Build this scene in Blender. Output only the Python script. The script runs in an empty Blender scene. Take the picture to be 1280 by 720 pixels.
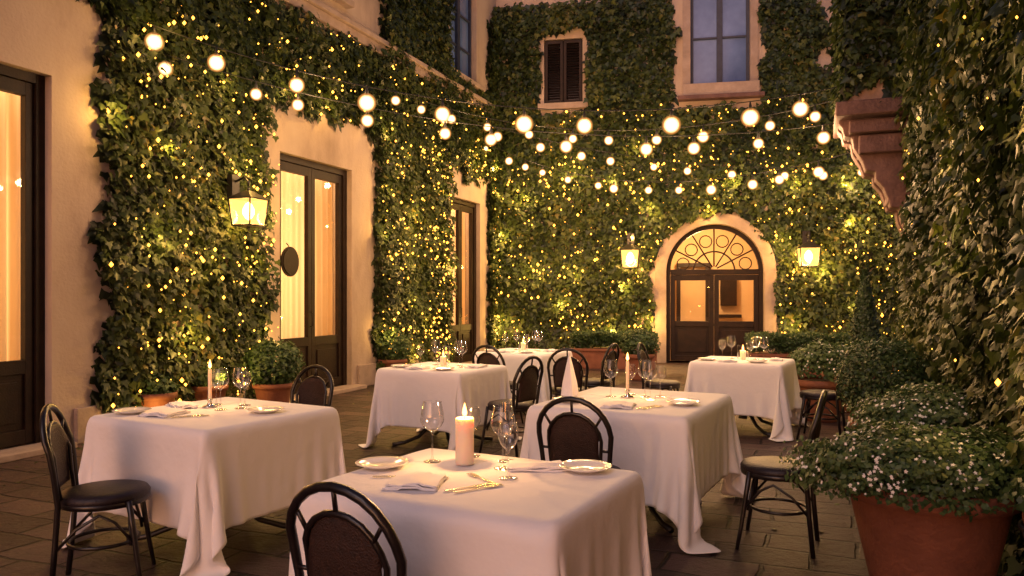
import bpy, math, random
import numpy as np
from mathutils import Vector, Matrix
random.seed(7); rng=np.random.default_rng(11)
scene=bpy.context.scene
COL=scene.collection

# ---------------------------------------------------------------- materials
def newmat(name):
    m=bpy.data.materials.new(name); m.use_nodes=True
    nt=m.node_tree; nt.nodes.clear()
    out=nt.nodes.new('ShaderNodeOutputMaterial')
    return m,nt,out
def N(nt,t,**kw):
    n=nt.nodes.new(t)
    for k,v in kw.items():
        if k in n.inputs: n.inputs[k].default_value=v
        else: setattr(n,k,v)
    return n
def rgba(c): return (c[0],c[1],c[2],1)
def pbr(name,c1,c2=None,scale=5,rough=.6,bump=0,bscale=40,metal=0,spec=.5,detail=6,coat=0,sheen=0):
    m,nt,out=newmat(name); p=N(nt,'ShaderNodeBsdfPrincipled')
    p.inputs['Roughness'].default_value=rough; p.inputs['Metallic'].default_value=metal
    p.inputs['Specular IOR Level'].default_value=spec
    p.inputs['Coat Weight'].default_value=coat
    p.inputs['Sheen Weight'].default_value=sheen
    tc=N(nt,'ShaderNodeTexCoord')
    nz=N(nt,'ShaderNodeTexNoise',Scale=scale,Detail=detail,Roughness=.6)
    nt.links.new(tc.outputs['Object'],nz.inputs['Vector'])
    cr=N(nt,'ShaderNodeValToRGB')
    cr.color_ramp.elements[0].position=.3; cr.color_ramp.elements[1].position=.7
    cr.color_ramp.elements[0].color=rgba(c1); cr.color_ramp.elements[1].color=rgba(c2 or c1)
    nt.links.new(nz.outputs['Fac'],cr.inputs['Fac']); nt.links.new(cr.outputs['Color'],p.inputs['Base Color'])
    if bump:
        n2=N(nt,'ShaderNodeTexNoise',Scale=bscale,Detail=5)
        nt.links.new(tc.outputs['Object'],n2.inputs['Vector'])
        b=N(nt,'ShaderNodeBump',Strength=bump,Distance=.02)
        nt.links.new(n2.outputs['Fac'],b.inputs['Height']); nt.links.new(b.outputs['Normal'],p.inputs['Normal'])
    nt.links.new(p.outputs['BSDF'],out.inputs['Surface'])
    return m
def emis(name,col,st):
    m,nt,out=newmat(name); e=N(nt,'ShaderNodeEmission',Strength=st); e.inputs['Color'].default_value=rgba(col)
    nt.links.new(e.outputs[0],out.inputs['Surface']); return m
def facing(nt,power):
    g=N(nt,'ShaderNodeNewGeometry'); d=N(nt,'ShaderNodeVectorMath',operation='DOT_PRODUCT')
    nt.links.new(g.outputs['Incoming'],d.inputs[0]); nt.links.new(g.outputs['Normal'],d.inputs[1])
    a=N(nt,'ShaderNodeMath',operation='ABSOLUTE'); nt.links.new(d.outputs['Value'],a.inputs[0])
    return a
def halo_globe(name,core,rim,power=1.6):  # bright core, orange rim fading to transparent: a bulb's halo painted onto its globe
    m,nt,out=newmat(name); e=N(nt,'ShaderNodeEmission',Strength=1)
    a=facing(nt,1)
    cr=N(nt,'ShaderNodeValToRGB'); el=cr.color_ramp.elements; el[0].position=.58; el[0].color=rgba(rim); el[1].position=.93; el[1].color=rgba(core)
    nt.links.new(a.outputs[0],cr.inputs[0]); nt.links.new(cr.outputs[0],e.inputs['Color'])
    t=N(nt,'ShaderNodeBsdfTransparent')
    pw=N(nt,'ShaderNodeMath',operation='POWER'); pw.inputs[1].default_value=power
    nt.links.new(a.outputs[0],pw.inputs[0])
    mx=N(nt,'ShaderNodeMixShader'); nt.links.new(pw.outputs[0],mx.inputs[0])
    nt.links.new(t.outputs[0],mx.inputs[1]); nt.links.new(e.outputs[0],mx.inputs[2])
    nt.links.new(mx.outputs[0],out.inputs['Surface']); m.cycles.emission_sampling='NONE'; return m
def thin_glass(name,tint=(1,1,1),base=.05,gain=.9,rough=.02,power=5,glow=None):
    m,nt,out=newmat(name); t=N(nt,'ShaderNodeBsdfTransparent'); t.inputs['Color'].default_value=rgba(tint)
    g=N(nt,'ShaderNodeBsdfGlossy',Roughness=rough); a=facing(nt,1)
    inv=N(nt,'ShaderNodeMath',operation='SUBTRACT'); inv.inputs[0].default_value=1; nt.links.new(a.outputs[0],inv.inputs[1])
    pw=N(nt,'ShaderNodeMath',operation='POWER'); pw.inputs[1].default_value=power; nt.links.new(inv.outputs[0],pw.inputs[0])
    ma=N(nt,'ShaderNodeMath',operation='MULTIPLY_ADD'); ma.inputs[1].default_value=gain; ma.inputs[2].default_value=base
    ma.use_clamp=True
    nt.links.new(pw.outputs[0],ma.inputs[0]); mx=N(nt,'ShaderNodeMixShader')
    nt.links.new(ma.outputs[0],mx.inputs[0]); nt.links.new(t.outputs[0],mx.inputs[1]); nt.links.new(g.outputs[0],mx.inputs[2])
    last=mx
    if glow:
        e=N(nt,'ShaderNodeEmission',Strength=1); e.inputs['Color'].default_value=rgba(glow); ad=N(nt,'ShaderNodeAddShader')
        nt.links.new(mx.outputs[0],ad.inputs[0]); nt.links.new(e.outputs[0],ad.inputs[1]); last=ad; m.cycles.emission_sampling='NONE'
    nt.links.new(last.outputs[0],out.inputs['Surface']); return m
def leafmat(name,stops,trans=.25,rough=.45):
    m,nt,out=newmat(name); a=N(nt,'ShaderNodeAttribute',attribute_name='rnd')
    cr=N(nt,'ShaderNodeValToRGB'); el=cr.color_ramp.elements
    el[0].position=stops[0][0]; el[0].color=rgba(stops[0][1]); el[1].position=stops[-1][0]; el[1].color=rgba(stops[-1][1])
    for p,c in stops[1:-1]:
        e=el.new(p); e.color=rgba(c)
    nt.links.new(a.outputs['Fac'],cr.inputs['Fac'])
    p=N(nt,'ShaderNodeBsdfPrincipled',Roughness=rough); p.inputs['Specular IOR Level'].default_value=.4
    nt.links.new(cr.outputs[0],p.inputs['Base Color'])
    t=N(nt,'ShaderNodeBsdfTranslucent'); nt.links.new(cr.outputs[0],t.inputs['Color'])
    mx=N(nt,'ShaderNodeMixShader'); mx.inputs[0].default_value=trans
    nt.links.new(p.outputs[0],mx.inputs[1]); nt.links.new(t.outputs[0],mx.inputs[2]); nt.links.new(mx.outputs[0],out.inputs['Surface'])
    return m

def plaster(name,c1,c2,c3):
    m,nt,out=newmat(name); p=N(nt,'ShaderNodeBsdfPrincipled',Roughness=.85)
    tc=N(nt,'ShaderNodeTexCoord'); nz=N(nt,'ShaderNodeTexNoise',Scale=1.1,Detail=8,Roughness=.65)
    mp=N(nt,'ShaderNodeMapping'); mp.inputs['Scale'].default_value=(1,1,.45)
    nt.links.new(tc.outputs['Object'],mp.inputs[0]); nt.links.new(mp.outputs[0],nz.inputs['Vector'])
    cr=N(nt,'ShaderNodeValToRGB'); e=cr.color_ramp.elements
    e[0].position=.3; e[0].color=rgba(c1); e[1].position=.72; e[1].color=rgba(c3); k=e.new(.5); k.color=rgba(c2)
    nt.links.new(nz.outputs['Fac'],cr.inputs['Fac']); nt.links.new(cr.outputs[0],p.inputs['Base Color'])
    n2=N(nt,'ShaderNodeTexNoise',Scale=28,Detail=8); nt.links.new(tc.outputs['Object'],n2.inputs['Vector'])
    b=N(nt,'ShaderNodeBump',Strength=.35,Distance=.02); nt.links.new(n2.outputs['Fac'],b.inputs['Height']); nt.links.new(b.outputs[0],p.inputs['Normal'])
    nt.links.new(p.outputs[0],out.inputs['Surface']); return m

M_cream=plaster('cream_plaster',(.29,.215,.175),(.45,.35,.285),(.52,.42,.35))
M_pink=plaster('pink_plaster',(.26,.16,.13),(.36,.24,.2),(.42,.3,.25))
M_stone=pbr('red_stone',(.085,.042,.042),(.165,.088,.082),6,.8,.5,30)
M_trim=pbr('stone_trim',(.28,.21,.175),(.40,.31,.265),5,.8,.3,40)
M_wood=pbr('dark_wood',(.009,.004,.003),(.022,.010,.006),8,.5,.15,60,spec=.25)
M_frame=pbr('window_frame',(.012,.018,.045),(.03,.04,.08),8,.5)
M_iron=pbr('black_iron',(.008,.006,.007),(.018,.014,.015),20,.38,.1,80,spec=.6)
M_bent=pbr('bentwood_black',(.006,.004,.005),(.013,.009,.009),12,.32,.08,60,spec=.5)
M_seat=pbr('seat_leather',(.012,.008,.011),(.024,.016,.02),10,.45,.2,90,spec=.35)
M_cane=pbr('back_panel',(.020,.010,.008),(.04,.018,.014),30,.55,.5,160,spec=.3)
M_terra=pbr('terracotta',(.13,.042,.023),(.24,.085,.046),4,.75,.35,35)
M_soil=pbr('soil',(.02,.012,.008),(.05,.03,.02),20,.95,.6,40)
M_china=pbr('white_china',(.78,.76,.73),(.8,.78,.75),3,.15,spec=.6,coat=.4)
M_silver=pbr('silver',(.6,.57,.52),(.7,.67,.62),10,.18,metal=1)
M_bulb=halo_globe('bulb_halo',(5.5,3.4,1.6),(1.3,.50,.11),1.9)
M_fairy=emis('fairy_glow',(1,.40,.045),7.0); M_fairy.cycles.emission_sampling='NONE'
M_flame=emis('flame_glow',(1,.42,.10),9); M_flame.cycles.emission_sampling='NONE'
M_lampbulb=emis('lantern_bulb',(1,.6,.25),14); M_lampbulb.cycles.emission_sampling='NONE'
M_winglass=thin_glass('window_glass',(.94,.94,.94),.03,.6,.02)
M_wine=thin_glass('wine_glass_crystal',(.975,.975,.975),.08,.95,.02,2.4)
M_lampglass=thin_glass('glowing_lantern_glass',(.8,.7,.5),.04,.6,.15,5,(1.5,.78,.17))  # glass emits by itself, standing in for bulb light spread through it
M_cable=pbr('cable',(.01,.01,.01),(.02,.02,.02),10,.6)
M_bluewin=pbr('painted_sky_glass',(.06,.11,.28),(.13,.21,.48),1.2,.12,spec=.8)  # blue base colour paints in the reflected evening sky
M_darkwin=pbr('dark_glass',(.01,.01,.014),(.02,.02,.03),2,.1,spec=.8)
M_room=pbr('room_wall',(.55,.40,.24),(.62,.46,.28),2,.9)
M_petal=pbr('white_petal',(.75,.74,.7),(.8,.8,.78),5,.6)
m,nt,out=newmat('candle_wax'); p=N(nt,'ShaderNodeBsdfPrincipled',Roughness=.45)
p.inputs['Base Color'].default_value=(.85,.68,.54,1); p.inputs['Subsurface Weight'].default_value=.8
p.inputs['Subsurface Radius'].default_value=(.05,.025,.012); p.inputs['Subsurface Scale'].default_value=1.0
nt.links.new(p.outputs[0],out.inputs['Surface']); M_wax=m
m,nt,out=newmat('sheer_curtain'); d=N(nt,'ShaderNodeBsdfDiffuse'); d.inputs['Color'].default_value=(.8,.70,.54,1)
t=N(nt,'ShaderNodeBsdfTranslucent'); t.inputs['Color'].default_value=(.8,.66,.46,1); mx=N(nt,'ShaderNodeMixShader'); mx.inputs[0].default_value=.5
nt.links.new(d.outputs[0],mx.inputs[1]); nt.links.new(t.outputs[0],mx.inputs[2]); nt.links.new(mx.outputs[0],out.inputs['Surface']); M_curtain=m
m,nt,out=newmat('white_linen'); p=N(nt,'ShaderNodeBsdfPrincipled',Roughness=.85); p.inputs['Sheen Weight'].default_value=.15
p.inputs['Base Color'].default_value=(.83,.81,.82,1)
tc=N(nt,'ShaderNodeTexCoord'); n1=N(nt,'ShaderNodeTexNoise',Scale=6,Detail=4); n2=N(nt,'ShaderNodeTexNoise',Scale=350,Detail=2)
nt.links.new(tc.outputs['Object'],n1.inputs['Vector']); nt.links.new(tc.outputs['Object'],n2.inputs['Vector'])
b=N(nt,'ShaderNodeBump',Strength=.6,Distance=.02); b2=N(nt,'ShaderNodeBump',Strength=.15,Distance=.002)
nt.links.new(n1.outputs['Fac'],b.inputs['Height']); nt.links.new(n2.outputs['Fac'],b2.inputs['Height'])
nt.links.new(b.outputs[0],b2.inputs['Normal']); nt.links.new(b2.outputs[0],p.inputs['Normal'])
nt.links.new(p.outputs[0],out.inputs['Surface']); M_linen=m
# paving
m,nt,out=newmat('stone_paving'); p=N(nt,'ShaderNodeBsdfPrincipled'); p.inputs['Specular IOR Level'].default_value=.35
tc=N(nt,'ShaderNodeTexCoord'); mp=N(nt,'ShaderNodeMapping'); mp.inputs['Rotation'].default_value=(0,0,math.radians(22))
nt.links.new(tc.outputs['Object'],mp.inputs[0])
nw=N(nt,'ShaderNodeTexNoise',Scale=3,Detail=3); nt.links.new(mp.outputs[0],nw.inputs['Vector'])
vm=N(nt,'ShaderNodeVectorMath',operation='MULTIPLY_ADD'); vm.inputs[1].default_value=(.08,.08,0)
nt.links.new(nw.outputs['Color'],vm.inputs[0]); nt.links.new(mp.outputs[0],vm.inputs[2])
br=N(nt,'ShaderNodeTexBrick',Scale=1.0); br.inputs['Brick Width'].default_value=.50; br.inputs['Row Height'].default_value=.29
br.inputs['Mortar Size'].default_value=.015; br.inputs['Mortar Smooth'].default_value=.5
br.inputs['Color1'].default_value=(.046,.024,.024,1); br.inputs['Color2'].default_value=(.118,.068,.062,1); br.inputs['Mortar'].default_value=(.016,.009,.009,1)
nt.links.new(vm.outputs[0],br.inputs['Vector'])
n3=N(nt,'ShaderNodeTexNoise',Scale=9,Detail=8,Roughness=.7); nt.links.new(tc.outputs['Object'],n3.inputs['Vector'])
n4=N(nt,'ShaderNodeTexNoise',Scale=1.2,Detail=4,Roughness=.6); nt.links.new(tc.outputs['Object'],n4.inputs['Vector'])
mc=N(nt,'ShaderNodeMix',data_type='RGBA',blend_type='MULTIPLY'); mc.inputs[0].default_value=.85
cr=N(nt,'ShaderNodeValToRGB'); cr.color_ramp.elements[0].position=.35; cr.color_ramp.elements[0].color=(.35,.33,.34,1); cr.color_ramp.elements[1].position=.65; cr.color_ramp.elements[1].color=(1,1,1,1)
av=N(nt,'ShaderNodeMath',operation='MULTIPLY_ADD'); av.inputs[1].default_value=.6; sc2=N(nt,'ShaderNodeMath',operation='MULTIPLY'); sc2.inputs[1].default_value=.4
nt.links.new(n4.outputs['Fac'],sc2.inputs[0]); nt.links.new(n3.outputs['Fac'],av.inputs[0]); nt.links.new(sc2.outputs[0],av.inputs[2])
nt.links.new(av.outputs[0],cr.inputs[0]); nt.links.new(br.outputs['Color'],mc.inputs[6]); nt.links.new(cr.outputs[0],mc.inputs[7])
nt.links.new(mc.outputs[2],p.inputs['Base Color'])
ad=N(nt,'ShaderNodeMath',operation='MULTIPLY_ADD'); ad.inputs[1].default_value=-1.2; nt.links.new(br.outputs['Fac'],ad.inputs[0]); nt.links.new(n3.outputs['Fac'],ad.inputs[2])
b=N(nt,'ShaderNodeBump',Strength=.9,Distance=.035); nt.links.new(ad.outputs[0],b.inputs['Height']); nt.links.new(b.outputs[0],p.inputs['Normal'])
mr=N(nt,'ShaderNodeMapRange'); mr.inputs[3].default_value=.35; mr.inputs[4].default_value=.7; nt.links.new(n3.outputs['Fac'],mr.inputs[0]); nt.links.new(mr.outputs[0],p.inputs['Roughness'])
nt.links.new(p.outputs[0],out.inputs['Surface']); M_pave=m

M_ivy=leafmat('ivy_leaves',[(0,(.014,.024,.009)),(.45,(.042,.066,.017)),(.8,(.088,.112,.026)),(1,(.17,.145,.034))])
M_ivyback=leafmat('ivy_inner_shaded',[(0,(.008,.013,.006)),(1,(.02,.033,.012))],.1)  # darker copy of the ivy leaves; shade under the ivy put into colour
M_box=leafmat('boxwood_leaves',[(0,(.010,.024,.010)),(.6,(.030,.064,.022)),(1,(.070,.12,.04))],.2)
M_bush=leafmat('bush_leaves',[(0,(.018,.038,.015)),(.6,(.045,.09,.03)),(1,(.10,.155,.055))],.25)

# ---------------------------------------------------------------- mesh helpers
def empty(name,loc=(0,0,0),mat=None):
    e=bpy.data.objects.new(name,None); COL.objects.link(e); e.location=loc
    if mat is not None: e.matrix_world=mat
    e.empty_display_size=.1
    return e
class MB:
    def __init__(s): s.v=[]; s.f=[]; s.m=[]; s.sm=[]
    def add(s,vs,fs,mi=0,smooth=False):
        o=len(s.v); s.v+= [tuple(v) for v in vs]; s.f+=[tuple(i+o for i in f) for f in fs]; s.m+=[mi]*len(fs); s.sm+=[smooth]*len(fs); return s
    def box(s,a,b,mi=0):
        x0,y0,z0=a;x1,y1,z1=b
        return s.add([(x0,y0,z0),(x1,y0,z0),(x1,y1,z0),(x0,y1,z0),(x0,y0,z1),(x1,y0,z1),(x1,y1,z1),(x0,y1,z1)],
          [(0,3,2,1),(4,5,6,7),(0,1,5,4),(1,2,6,5),(2,3,7,6),(3,0,4,7)],mi)
    def tube(s,pts,r,seg=8,mi=0,closed=False,cap=True):
        pts=[Vector(p) for p in pts]; n=len(pts)
        rs=r if isinstance(r,(list,tuple)) else [r]*n
        vs=[];fs=[]; up=None
        for i,p in enumerate(pts):
            if closed: t=(pts[(i+1)%n]-pts[i-1])
            else: t=pts[min(i+1,n-1)]-pts[max(i-1,0)]
            t.normalize()
            if up is None:
                up=Vector((0,0,1)) if abs(t.z)<.9 else Vector((1,0,0))
            a=(up-t*up.dot(t))
            if a.length<1e-5: a=Vector((1,.3,.2)); a=a-t*a.dot(t)
            a.normalize(); b=t.cross(a); up=a
            for k in range(seg):
                an=2*math.pi*k/seg; vs.append(p+(a*math.cos(an)+b*math.sin(an))*rs[i])
        m=n if closed else n-1
        for i in range(m):
            j=(i+1)%n
            for k in range(seg):
                l=(k+1)%seg; fs.append((i*seg+k,i*seg+l,j*seg+l,j*seg+k))
        if cap and not closed:
            fs.append(tuple(reversed(range(seg)))); fs.append(tuple((n-1)*seg+k for k in range(seg)))
        return s.add(vs,fs,mi,True)
    def lathe(s,prof,c=(0,0,0),seg=32,mi=0,smooth=True,sx=1,sy=1):
        vs=[];fs=[]
        for r,z in prof:
            for k in range(seg):
                a=2*math.pi*k/seg; vs.append((c[0]+r*math.cos(a)*sx,c[1]+r*math.sin(a)*sy,c[2]+z))
        for i in range(len(prof)-1):
            for k in range(seg):
                l=(k+1)%seg; fs.append((i*seg+k,i*seg+l,(i+1)*seg+l,(i+1)*seg+k))
        return s.add(vs,fs,mi,smooth)
    def prism(s,poly,z0,z1,mi=0):
        n=len(poly); vs=[(x,y,z0) for x,y in poly]+[(x,y,z1) for x,y in poly]
        fs=[tuple(reversed(range(n))),tuple(range(n,2*n))]+[(i,(i+1)%n,n+(i+1)%n,n+i) for i in range(n)]
        return s.add(vs,fs,mi)
    def mesh(s,name,mats):
        me=bpy.data.meshes.new(name); me.from_pydata(s.v,[],s.f)
        for m in mats: me.materials.append(m)
        me.polygons.foreach_set('material_index',s.m); me.polygons.foreach_set('use_smooth',s.sm); me.update(); return me
    def obj(s,name,mats,parent=None,mat=None,bevel=0):
        return mkobj(name,s.mesh(name,mats),parent,mat,bevel)
def mkobj(name,me,parent=None,mat=None,bevel=0):
    o=bpy.data.objects.new(name,me); COL.objects.link(o)
    if parent is not None: o.parent=parent
    if mat is not None: o.matrix_local=mat
    if bevel:
        b=o.modifiers.new('bev','BEVEL'); b.width=bevel; b.segments=2; b.limit_method='ANGLE'
    return o
def light(name,kind,loc,energy,col,parent=None,size=.05,size_y=None,rot=None):
    l=bpy.data.lights.new(name,kind); l.energy=energy; l.color=col
    if kind=='POINT': l.shadow_soft_size=size
    if kind=='AREA':
        l.size=size
        if size_y: l.shape='RECTANGLE'; l.size_y=size_y
    o=bpy.data.objects.new(name,l); COL.objects.link(o)
    if parent is not None: o.parent=parent
    o.location=loc
    if rot: o.rotation_euler=rot
    return o
def frame(o,e):
    e=Vector((e[0],e[1],0)).normalized(); v=Vector((-e.y,e.x,0))
    return Matrix(((e.x,v.x,0,o[0]),(e.y,v.y,0,o[1]),(0,0,1,0),(0,0,0,1)))
K=math.hypot(.4,1)
FL=frame((-7.28,0),(.4,1))       # u=Y*K
KB=math.hypot(1,.2)
FB=frame((0,17.228),(1,-.2))     # u=X*KB
FR=frame((4.74,9.04),(-.4,-1))   # u from corner toward the camera

def wall(mb,u0,u1,z0,z1,ops,th=.35,mi=0):
    us=sorted(set([u0,u1]+[o[0] for o in ops]+[o[1] for o in ops])); zs=sorted(set([z0,z1]+[o[2] for o in ops]+[o[3] for o in ops]))
    for i in range(len(us)-1):
        for j in range(len(zs)-1):
            cu=(us[i]+us[i+1])/2; cz=(zs[j]+zs[j+1])/2
            if any(o[0]<cu<o[1] and o[2]<cz<o[3] for o in ops): continue
            mb.add([(us[i],0,zs[j]),(us[i+1],0,zs[j]),(us[i+1],0,zs[j+1]),(us[i],0,zs[j+1])],[(0,1,2,3)],mi)
    for a,b,c,d in ops:
        mb.add([(a,0,c),(a,th,c),(a,th,d),(a,0,d)],[(0,1,2,3)],mi); mb.add([(b,0,c),(b,th,c),(b,th,d),(b,0,d)],[(3,2,1,0)],mi)
        mb.add([(a,0,d),(a,th,d),(b,th,d),(b,0,d)],[(0,1,2,3)],mi); mb.add([(a,0,c),(a,th,c),(b,th,c),(b,0,c)],[(3,2,1,0)],mi)

def room(parent,u0,u1,z1,depth=1.6,y0=.36):
    a,b=u0-.6,u1+.6; d=y0+depth; t=z1+.35
    mb=MB(); mb.add([(a,y0,0.01),(b,y0,.01),(b,d,.01),(a,d,.01)],[(0,1,2,3)]); mb.add([(a,y0,t),(b,y0,t),(b,d,t),(a,d,t)],[(3,2,1,0)])
    mb.add([(a,d,0),(b,d,0),(b,d,t),(a,d,t)],[(0,1,2,3)]); mb.add([(a,y0,0),(a,d,0),(a,d,t),(a,y0,t)],[(0,1,2,3)]); mb.add([(b,y0,0),(b,d,0),(b,d,t),(b,y0,t)],[(0,1,2,3)])
    mb.add([(a,y0,0),(u0,y0,0),(u0,y0,t),(a,y0,t)],[(0,1,2,3)]); mb.add([(u1,y0,0),(b,y0,0),(b,y0,t),(u1,y0,t)],[(0,1,2,3)])
    mb.add([(u0,y0,z1),(u1,y0,z1),(u1,y0,t),(u0,y0,t)],[(0,1,2,3)])
    mb.obj('interior_room',[M_room],parent)
def french_door(parent,u0,u1,z1,kick=.72,power=60,div=.5):
    y0,y1=.12,.19
    mb=MB(); j=.09
    mb.box((u0,y0-.03,0.02),(u0+j,y1+.03,z1)); mb.box((u1-j,y0-.03,0.02),(u1,y1+.03,z1)); mb.box((u0+j,y0-.03,z1-j),(u1-j,y1+.03,z1))
    mb.box((u0+j,y0-.03,.02),(u1-j,y1+.03,.06))
    a,b=u0+j+.004,u1-j-.004; mid=a+(b-a)*div
    gl=MB()
    for (p,q) in ((a,mid-.003),(mid+.003,b)):
        st=.08
        mb.box((p,y0,.065),(p+st,y1,z1-j-.004)); mb.box((q-st,y0,.065),(q,y1,z1-j-.004))
        mb.box((p+st,y0,z1-j-.13),(q-st,y1,z1-j-.004)); mb.box((p+st,y0,.065),(q-st,y1,.2)); mb.box((p+st,y0,kick),(q-st,y1,kick+.13))
        mb.box((p+st,y0+.025,.2),(q-st,y1-.01,kick)); mb.box((p+st+.07,y0+.008,.27),(q-st-.07,y0+.03,kick-.07))
        gl.add([(p+st,y0+.03,kick+.13),(q-st,y0+.03,kick+.13),(q-st,y0+.03,z1-j-.13),(p+st,y0+.03,z1-j-.13)],[(0,1,2,3)])
    mb.tube([(mid-.05,y0-.01,1.0),(mid-.05,y0-.06,1.02),(mid-.05,y0-.06,1.2),(mid-.05,y0-.01,1.22)],.01,6)
    mb.obj('door_leaves',[M_wood],parent,bevel=.006); gl.obj('door_glass',[M_winglass],parent)
    cm=MB(); n=int((u1-u0+.8)*70); vs=[];fs=[]
    for i in range(n+1):
        u=u0-.4+(u1-u0+.8)*i/n
        for k,z in enumerate((.03,z1*.5,z1+.1)):
            am=.035+.012*math.sin(u*5)
            vs.append((u,.60+am*math.sin(u*38+1.3*math.sin(u*4)+.15*z)+.01*math.sin(u*90),z))
    for i in range(n):
        for k in range(2): fs.append((i*3+k,(i+1)*3+k,(i+1)*3+k+1,i*3+k+1))
    cm.add(vs,fs,0,True); cm.obj('sheer_curtain',[M_curtain],parent)
    room(parent,u0,u1,z1)
    um=(u0+u1)/2
    light('room_light','AREA',(um,1.85,z1*.56),power,(1,.60,.27),parent,size=(u1-u0)*.8,size_y=2.4,rot=(math.radians(-90),0,0))
    light('curtain_light','AREA',(um,.42,z1+.22),power*.22,(1,.62,.30),parent,size=(u1-u0),size_y=.1,rot=(math.radians(12),0,0))

# ---------------------------------------------------------------- ground
mb=MB(); S=150; mb.add([(-S,-S,0),(S,-S,0),(S,S,0),(-S,S,0)],[(0,1,2,3)]); mb.obj('courtyard_ground',[M_pave])

# ---------------------------------------------------------------- left building
bl=empty('courtyard_building',mat=FL)
def Y(y): return y*K
H=9.5
ops=[(Y(5.2),Y(7.24),0,3.55),(Y(10.32),Y(11.92),0,3.42),(Y(15.1),Y(16.47),0,3.45),(Y(15.1),Y(16.3),5.95,8.0),(Y(10.7),Y(11.7),6.0,8.2)]
mb=MB(); wall(mb,Y(-2),Y(17.0)+.4,0,H,ops)
mb.obj('facade_wall',[M_cream],bl)
mb=MB()
for a,b in ((Y(5.2),Y(7.24)),(Y(10.32),Y(11.92)),(Y(15.1),Y(16.47))):
    mb.box((a-.1,-.22,0),(b+.1,.085,.06))
mb.box((Y(7.45),-.05,0),(Y(10.2),0.0-.002,.35)); mb.box((Y(12.05),-.05,0),(Y(15.0),-.002,.35))
mb.box((Y(-2),-.10,5.45),(Y(17.0),-.002,5.60)); mb.box((Y(-2),-.16,5.602),(Y(17.0),-.002,5.68))
mb.box((Y(15.0),-.14,5.85),(Y(16.45),-.002,5.95)); mb.box((Y(10.6),-.14,5.9),(Y(11.8),-.002,6.0))
mb.obj('cornice_and_sills',[M_trim],bl,bevel=.01)
french_door(bl,Y(5.2),Y(7.24),3.55,power=150)
french_door(bl,Y(10.32),Y(11.92),3.42,power=110)
french_door(bl,Y(15.1),Y(16.47),3.45,power=140)
def casement(parent,u0,u1,z0,z1,glass,fr,bars=2,y=.12):
    mb=MB(); w=.07
    mb.box((u0,y,z0),(u0+w,y+.07,z1)); mb.box((u1-w,y,z0),(u1,y+.07,z1)); mb.box((u0+w,y,z0),(u1-w,y+.07,z0+w)); mb.box((u0+w,y,z1-w),(u1-w,y+.07,z1))
    um=(u0+u1)/2; mb.box((um-.06,y-.012,z0+w),(um+.06,y+.058,z1-w))
    for i in range(1,bars+1):
        z=z0+(z1-z0)*i/(bars+1)
        mb.box((u0+w,y+.01,z-.02),(um-.06,y+.05,z+.02)); mb.box((um+.06,y+.01,z-.02),(u1-w,y+.05,z+.02))
    mb.obj('window_frame',[fr],parent,bevel=.004)
    g=MB(); g.box((u0+.01,y+.05,z0+.01),(u1-.01,y+.09,z1-.01)); g.obj('window_pane',[glass],parent)
casement(bl,Y(15.1),Y(16.3),5.95,8.0,M_bluewin,M_frame)
casement(bl,Y(10.7),Y(11.7),6.0,8.2,M_darkwin,M_wood)
# door plaque
pl=empty('round_door_sign',mat=FL@Matrix.Translation((Y(10.60),.06,1.93)))
mb=MB(); n=28
for (r,y0_,y1_) in ((.20,.0,.02),(.17,-.012,.0)):
    vs=[(r*math.cos(2*math.pi*i/n)*.95,y0_,r*math.sin(2*math.pi*i/n)*1.05) for i in range(n)]+[(r*math.cos(2*math.pi*i/n)*.95,y1_,r*math.sin(2*math.pi*i/n)*1.05) for i in range(n)]
    mb.add(vs,[tuple(range(n)),tuple(reversed(range(n,2*n)))]+[(i,n+i,n+(i+1)%n,(i+1)%n) for i in range(n)])
mb.tube([(0,.01,.19),(0,.05,.24),(0,.07,.26)],.008,6)
mb.obj('plate',[M_wood],pl)

# ---------------------------------------------------------------- back building
bb=empty('arched_door_building',mat=FB)
X=lambda x:x*KB
ac=X(4.36); aw=1.02; asp=1.98
ops=[(ac-aw,ac+aw,0,asp+aw),(X(.72),X(1.57),5.75,7.2),(X(3.86),X(5.08),6.0,8.1)]
mb=MB(); wall(mb,X(-.9),X(12),0,H,ops,th=.4)
n=24
for sgn in (-1,1):
    vs=[];fs=[]
    for i in range(n//2+1):
        a=math.pi/2*i/(n//2); vs.append((ac+sgn*aw*math.cos(a),0,asp+aw*math.sin(a))); vs.append((ac+sgn*aw*math.cos(a),0,asp+aw))
    for i in range(n//2): fs.append((2*i,2*i+1,2*i+3,2*i+2))
    mb.add(vs,fs)
vs=[];fs=[]
for i in range(n+1):
    a=math.pi*i/n
    for y in (0,.4): vs.append((ac+aw*math.cos(a),y,asp+aw*math.sin(a)))
for i in range(n): fs.append((2*i,2*i+1,2*i+3,2*i+2))
mb.add(vs,fs)
mb.obj('facade_wall',[M_cream],bb)
mb=MB()
for sgn in (-1,1):
    a,b=sorted((ac+sgn*aw,ac+sgn*(aw+.24))); mb.box((a,-.06,0),(b,-.002,asp))
vs=[];fs=[]
for i in range(n+1):
    a=math.pi*i/n
    for r in (aw,aw+.24):
        for y in (-.06,-.002): vs.append((ac+r*math.cos(a),y,asp+r*math.sin(a)))
for i in range(n):
    o=4*i; fs+=[(o,o+4,o+6,o+2),(o,o+1,o+5,o+4),(o+2,o+6,o+7,o+3)]
mb.add(vs,fs)
mb.box((X(3.7),-.16,5.75),(X(5.25),-.002,6.0)); mb.box((X(.6),-.12,5.62),(X(1.7),-.002,5.75))
mb.box((X(3.7),-.05,6.0),(X(3.86),-.002,8.1)); mb.box((X(5.08),-.05,6.0),(X(5.24),-.002,8.1))
mb.obj('stone_surrounds',[M_trim],bb)
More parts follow.
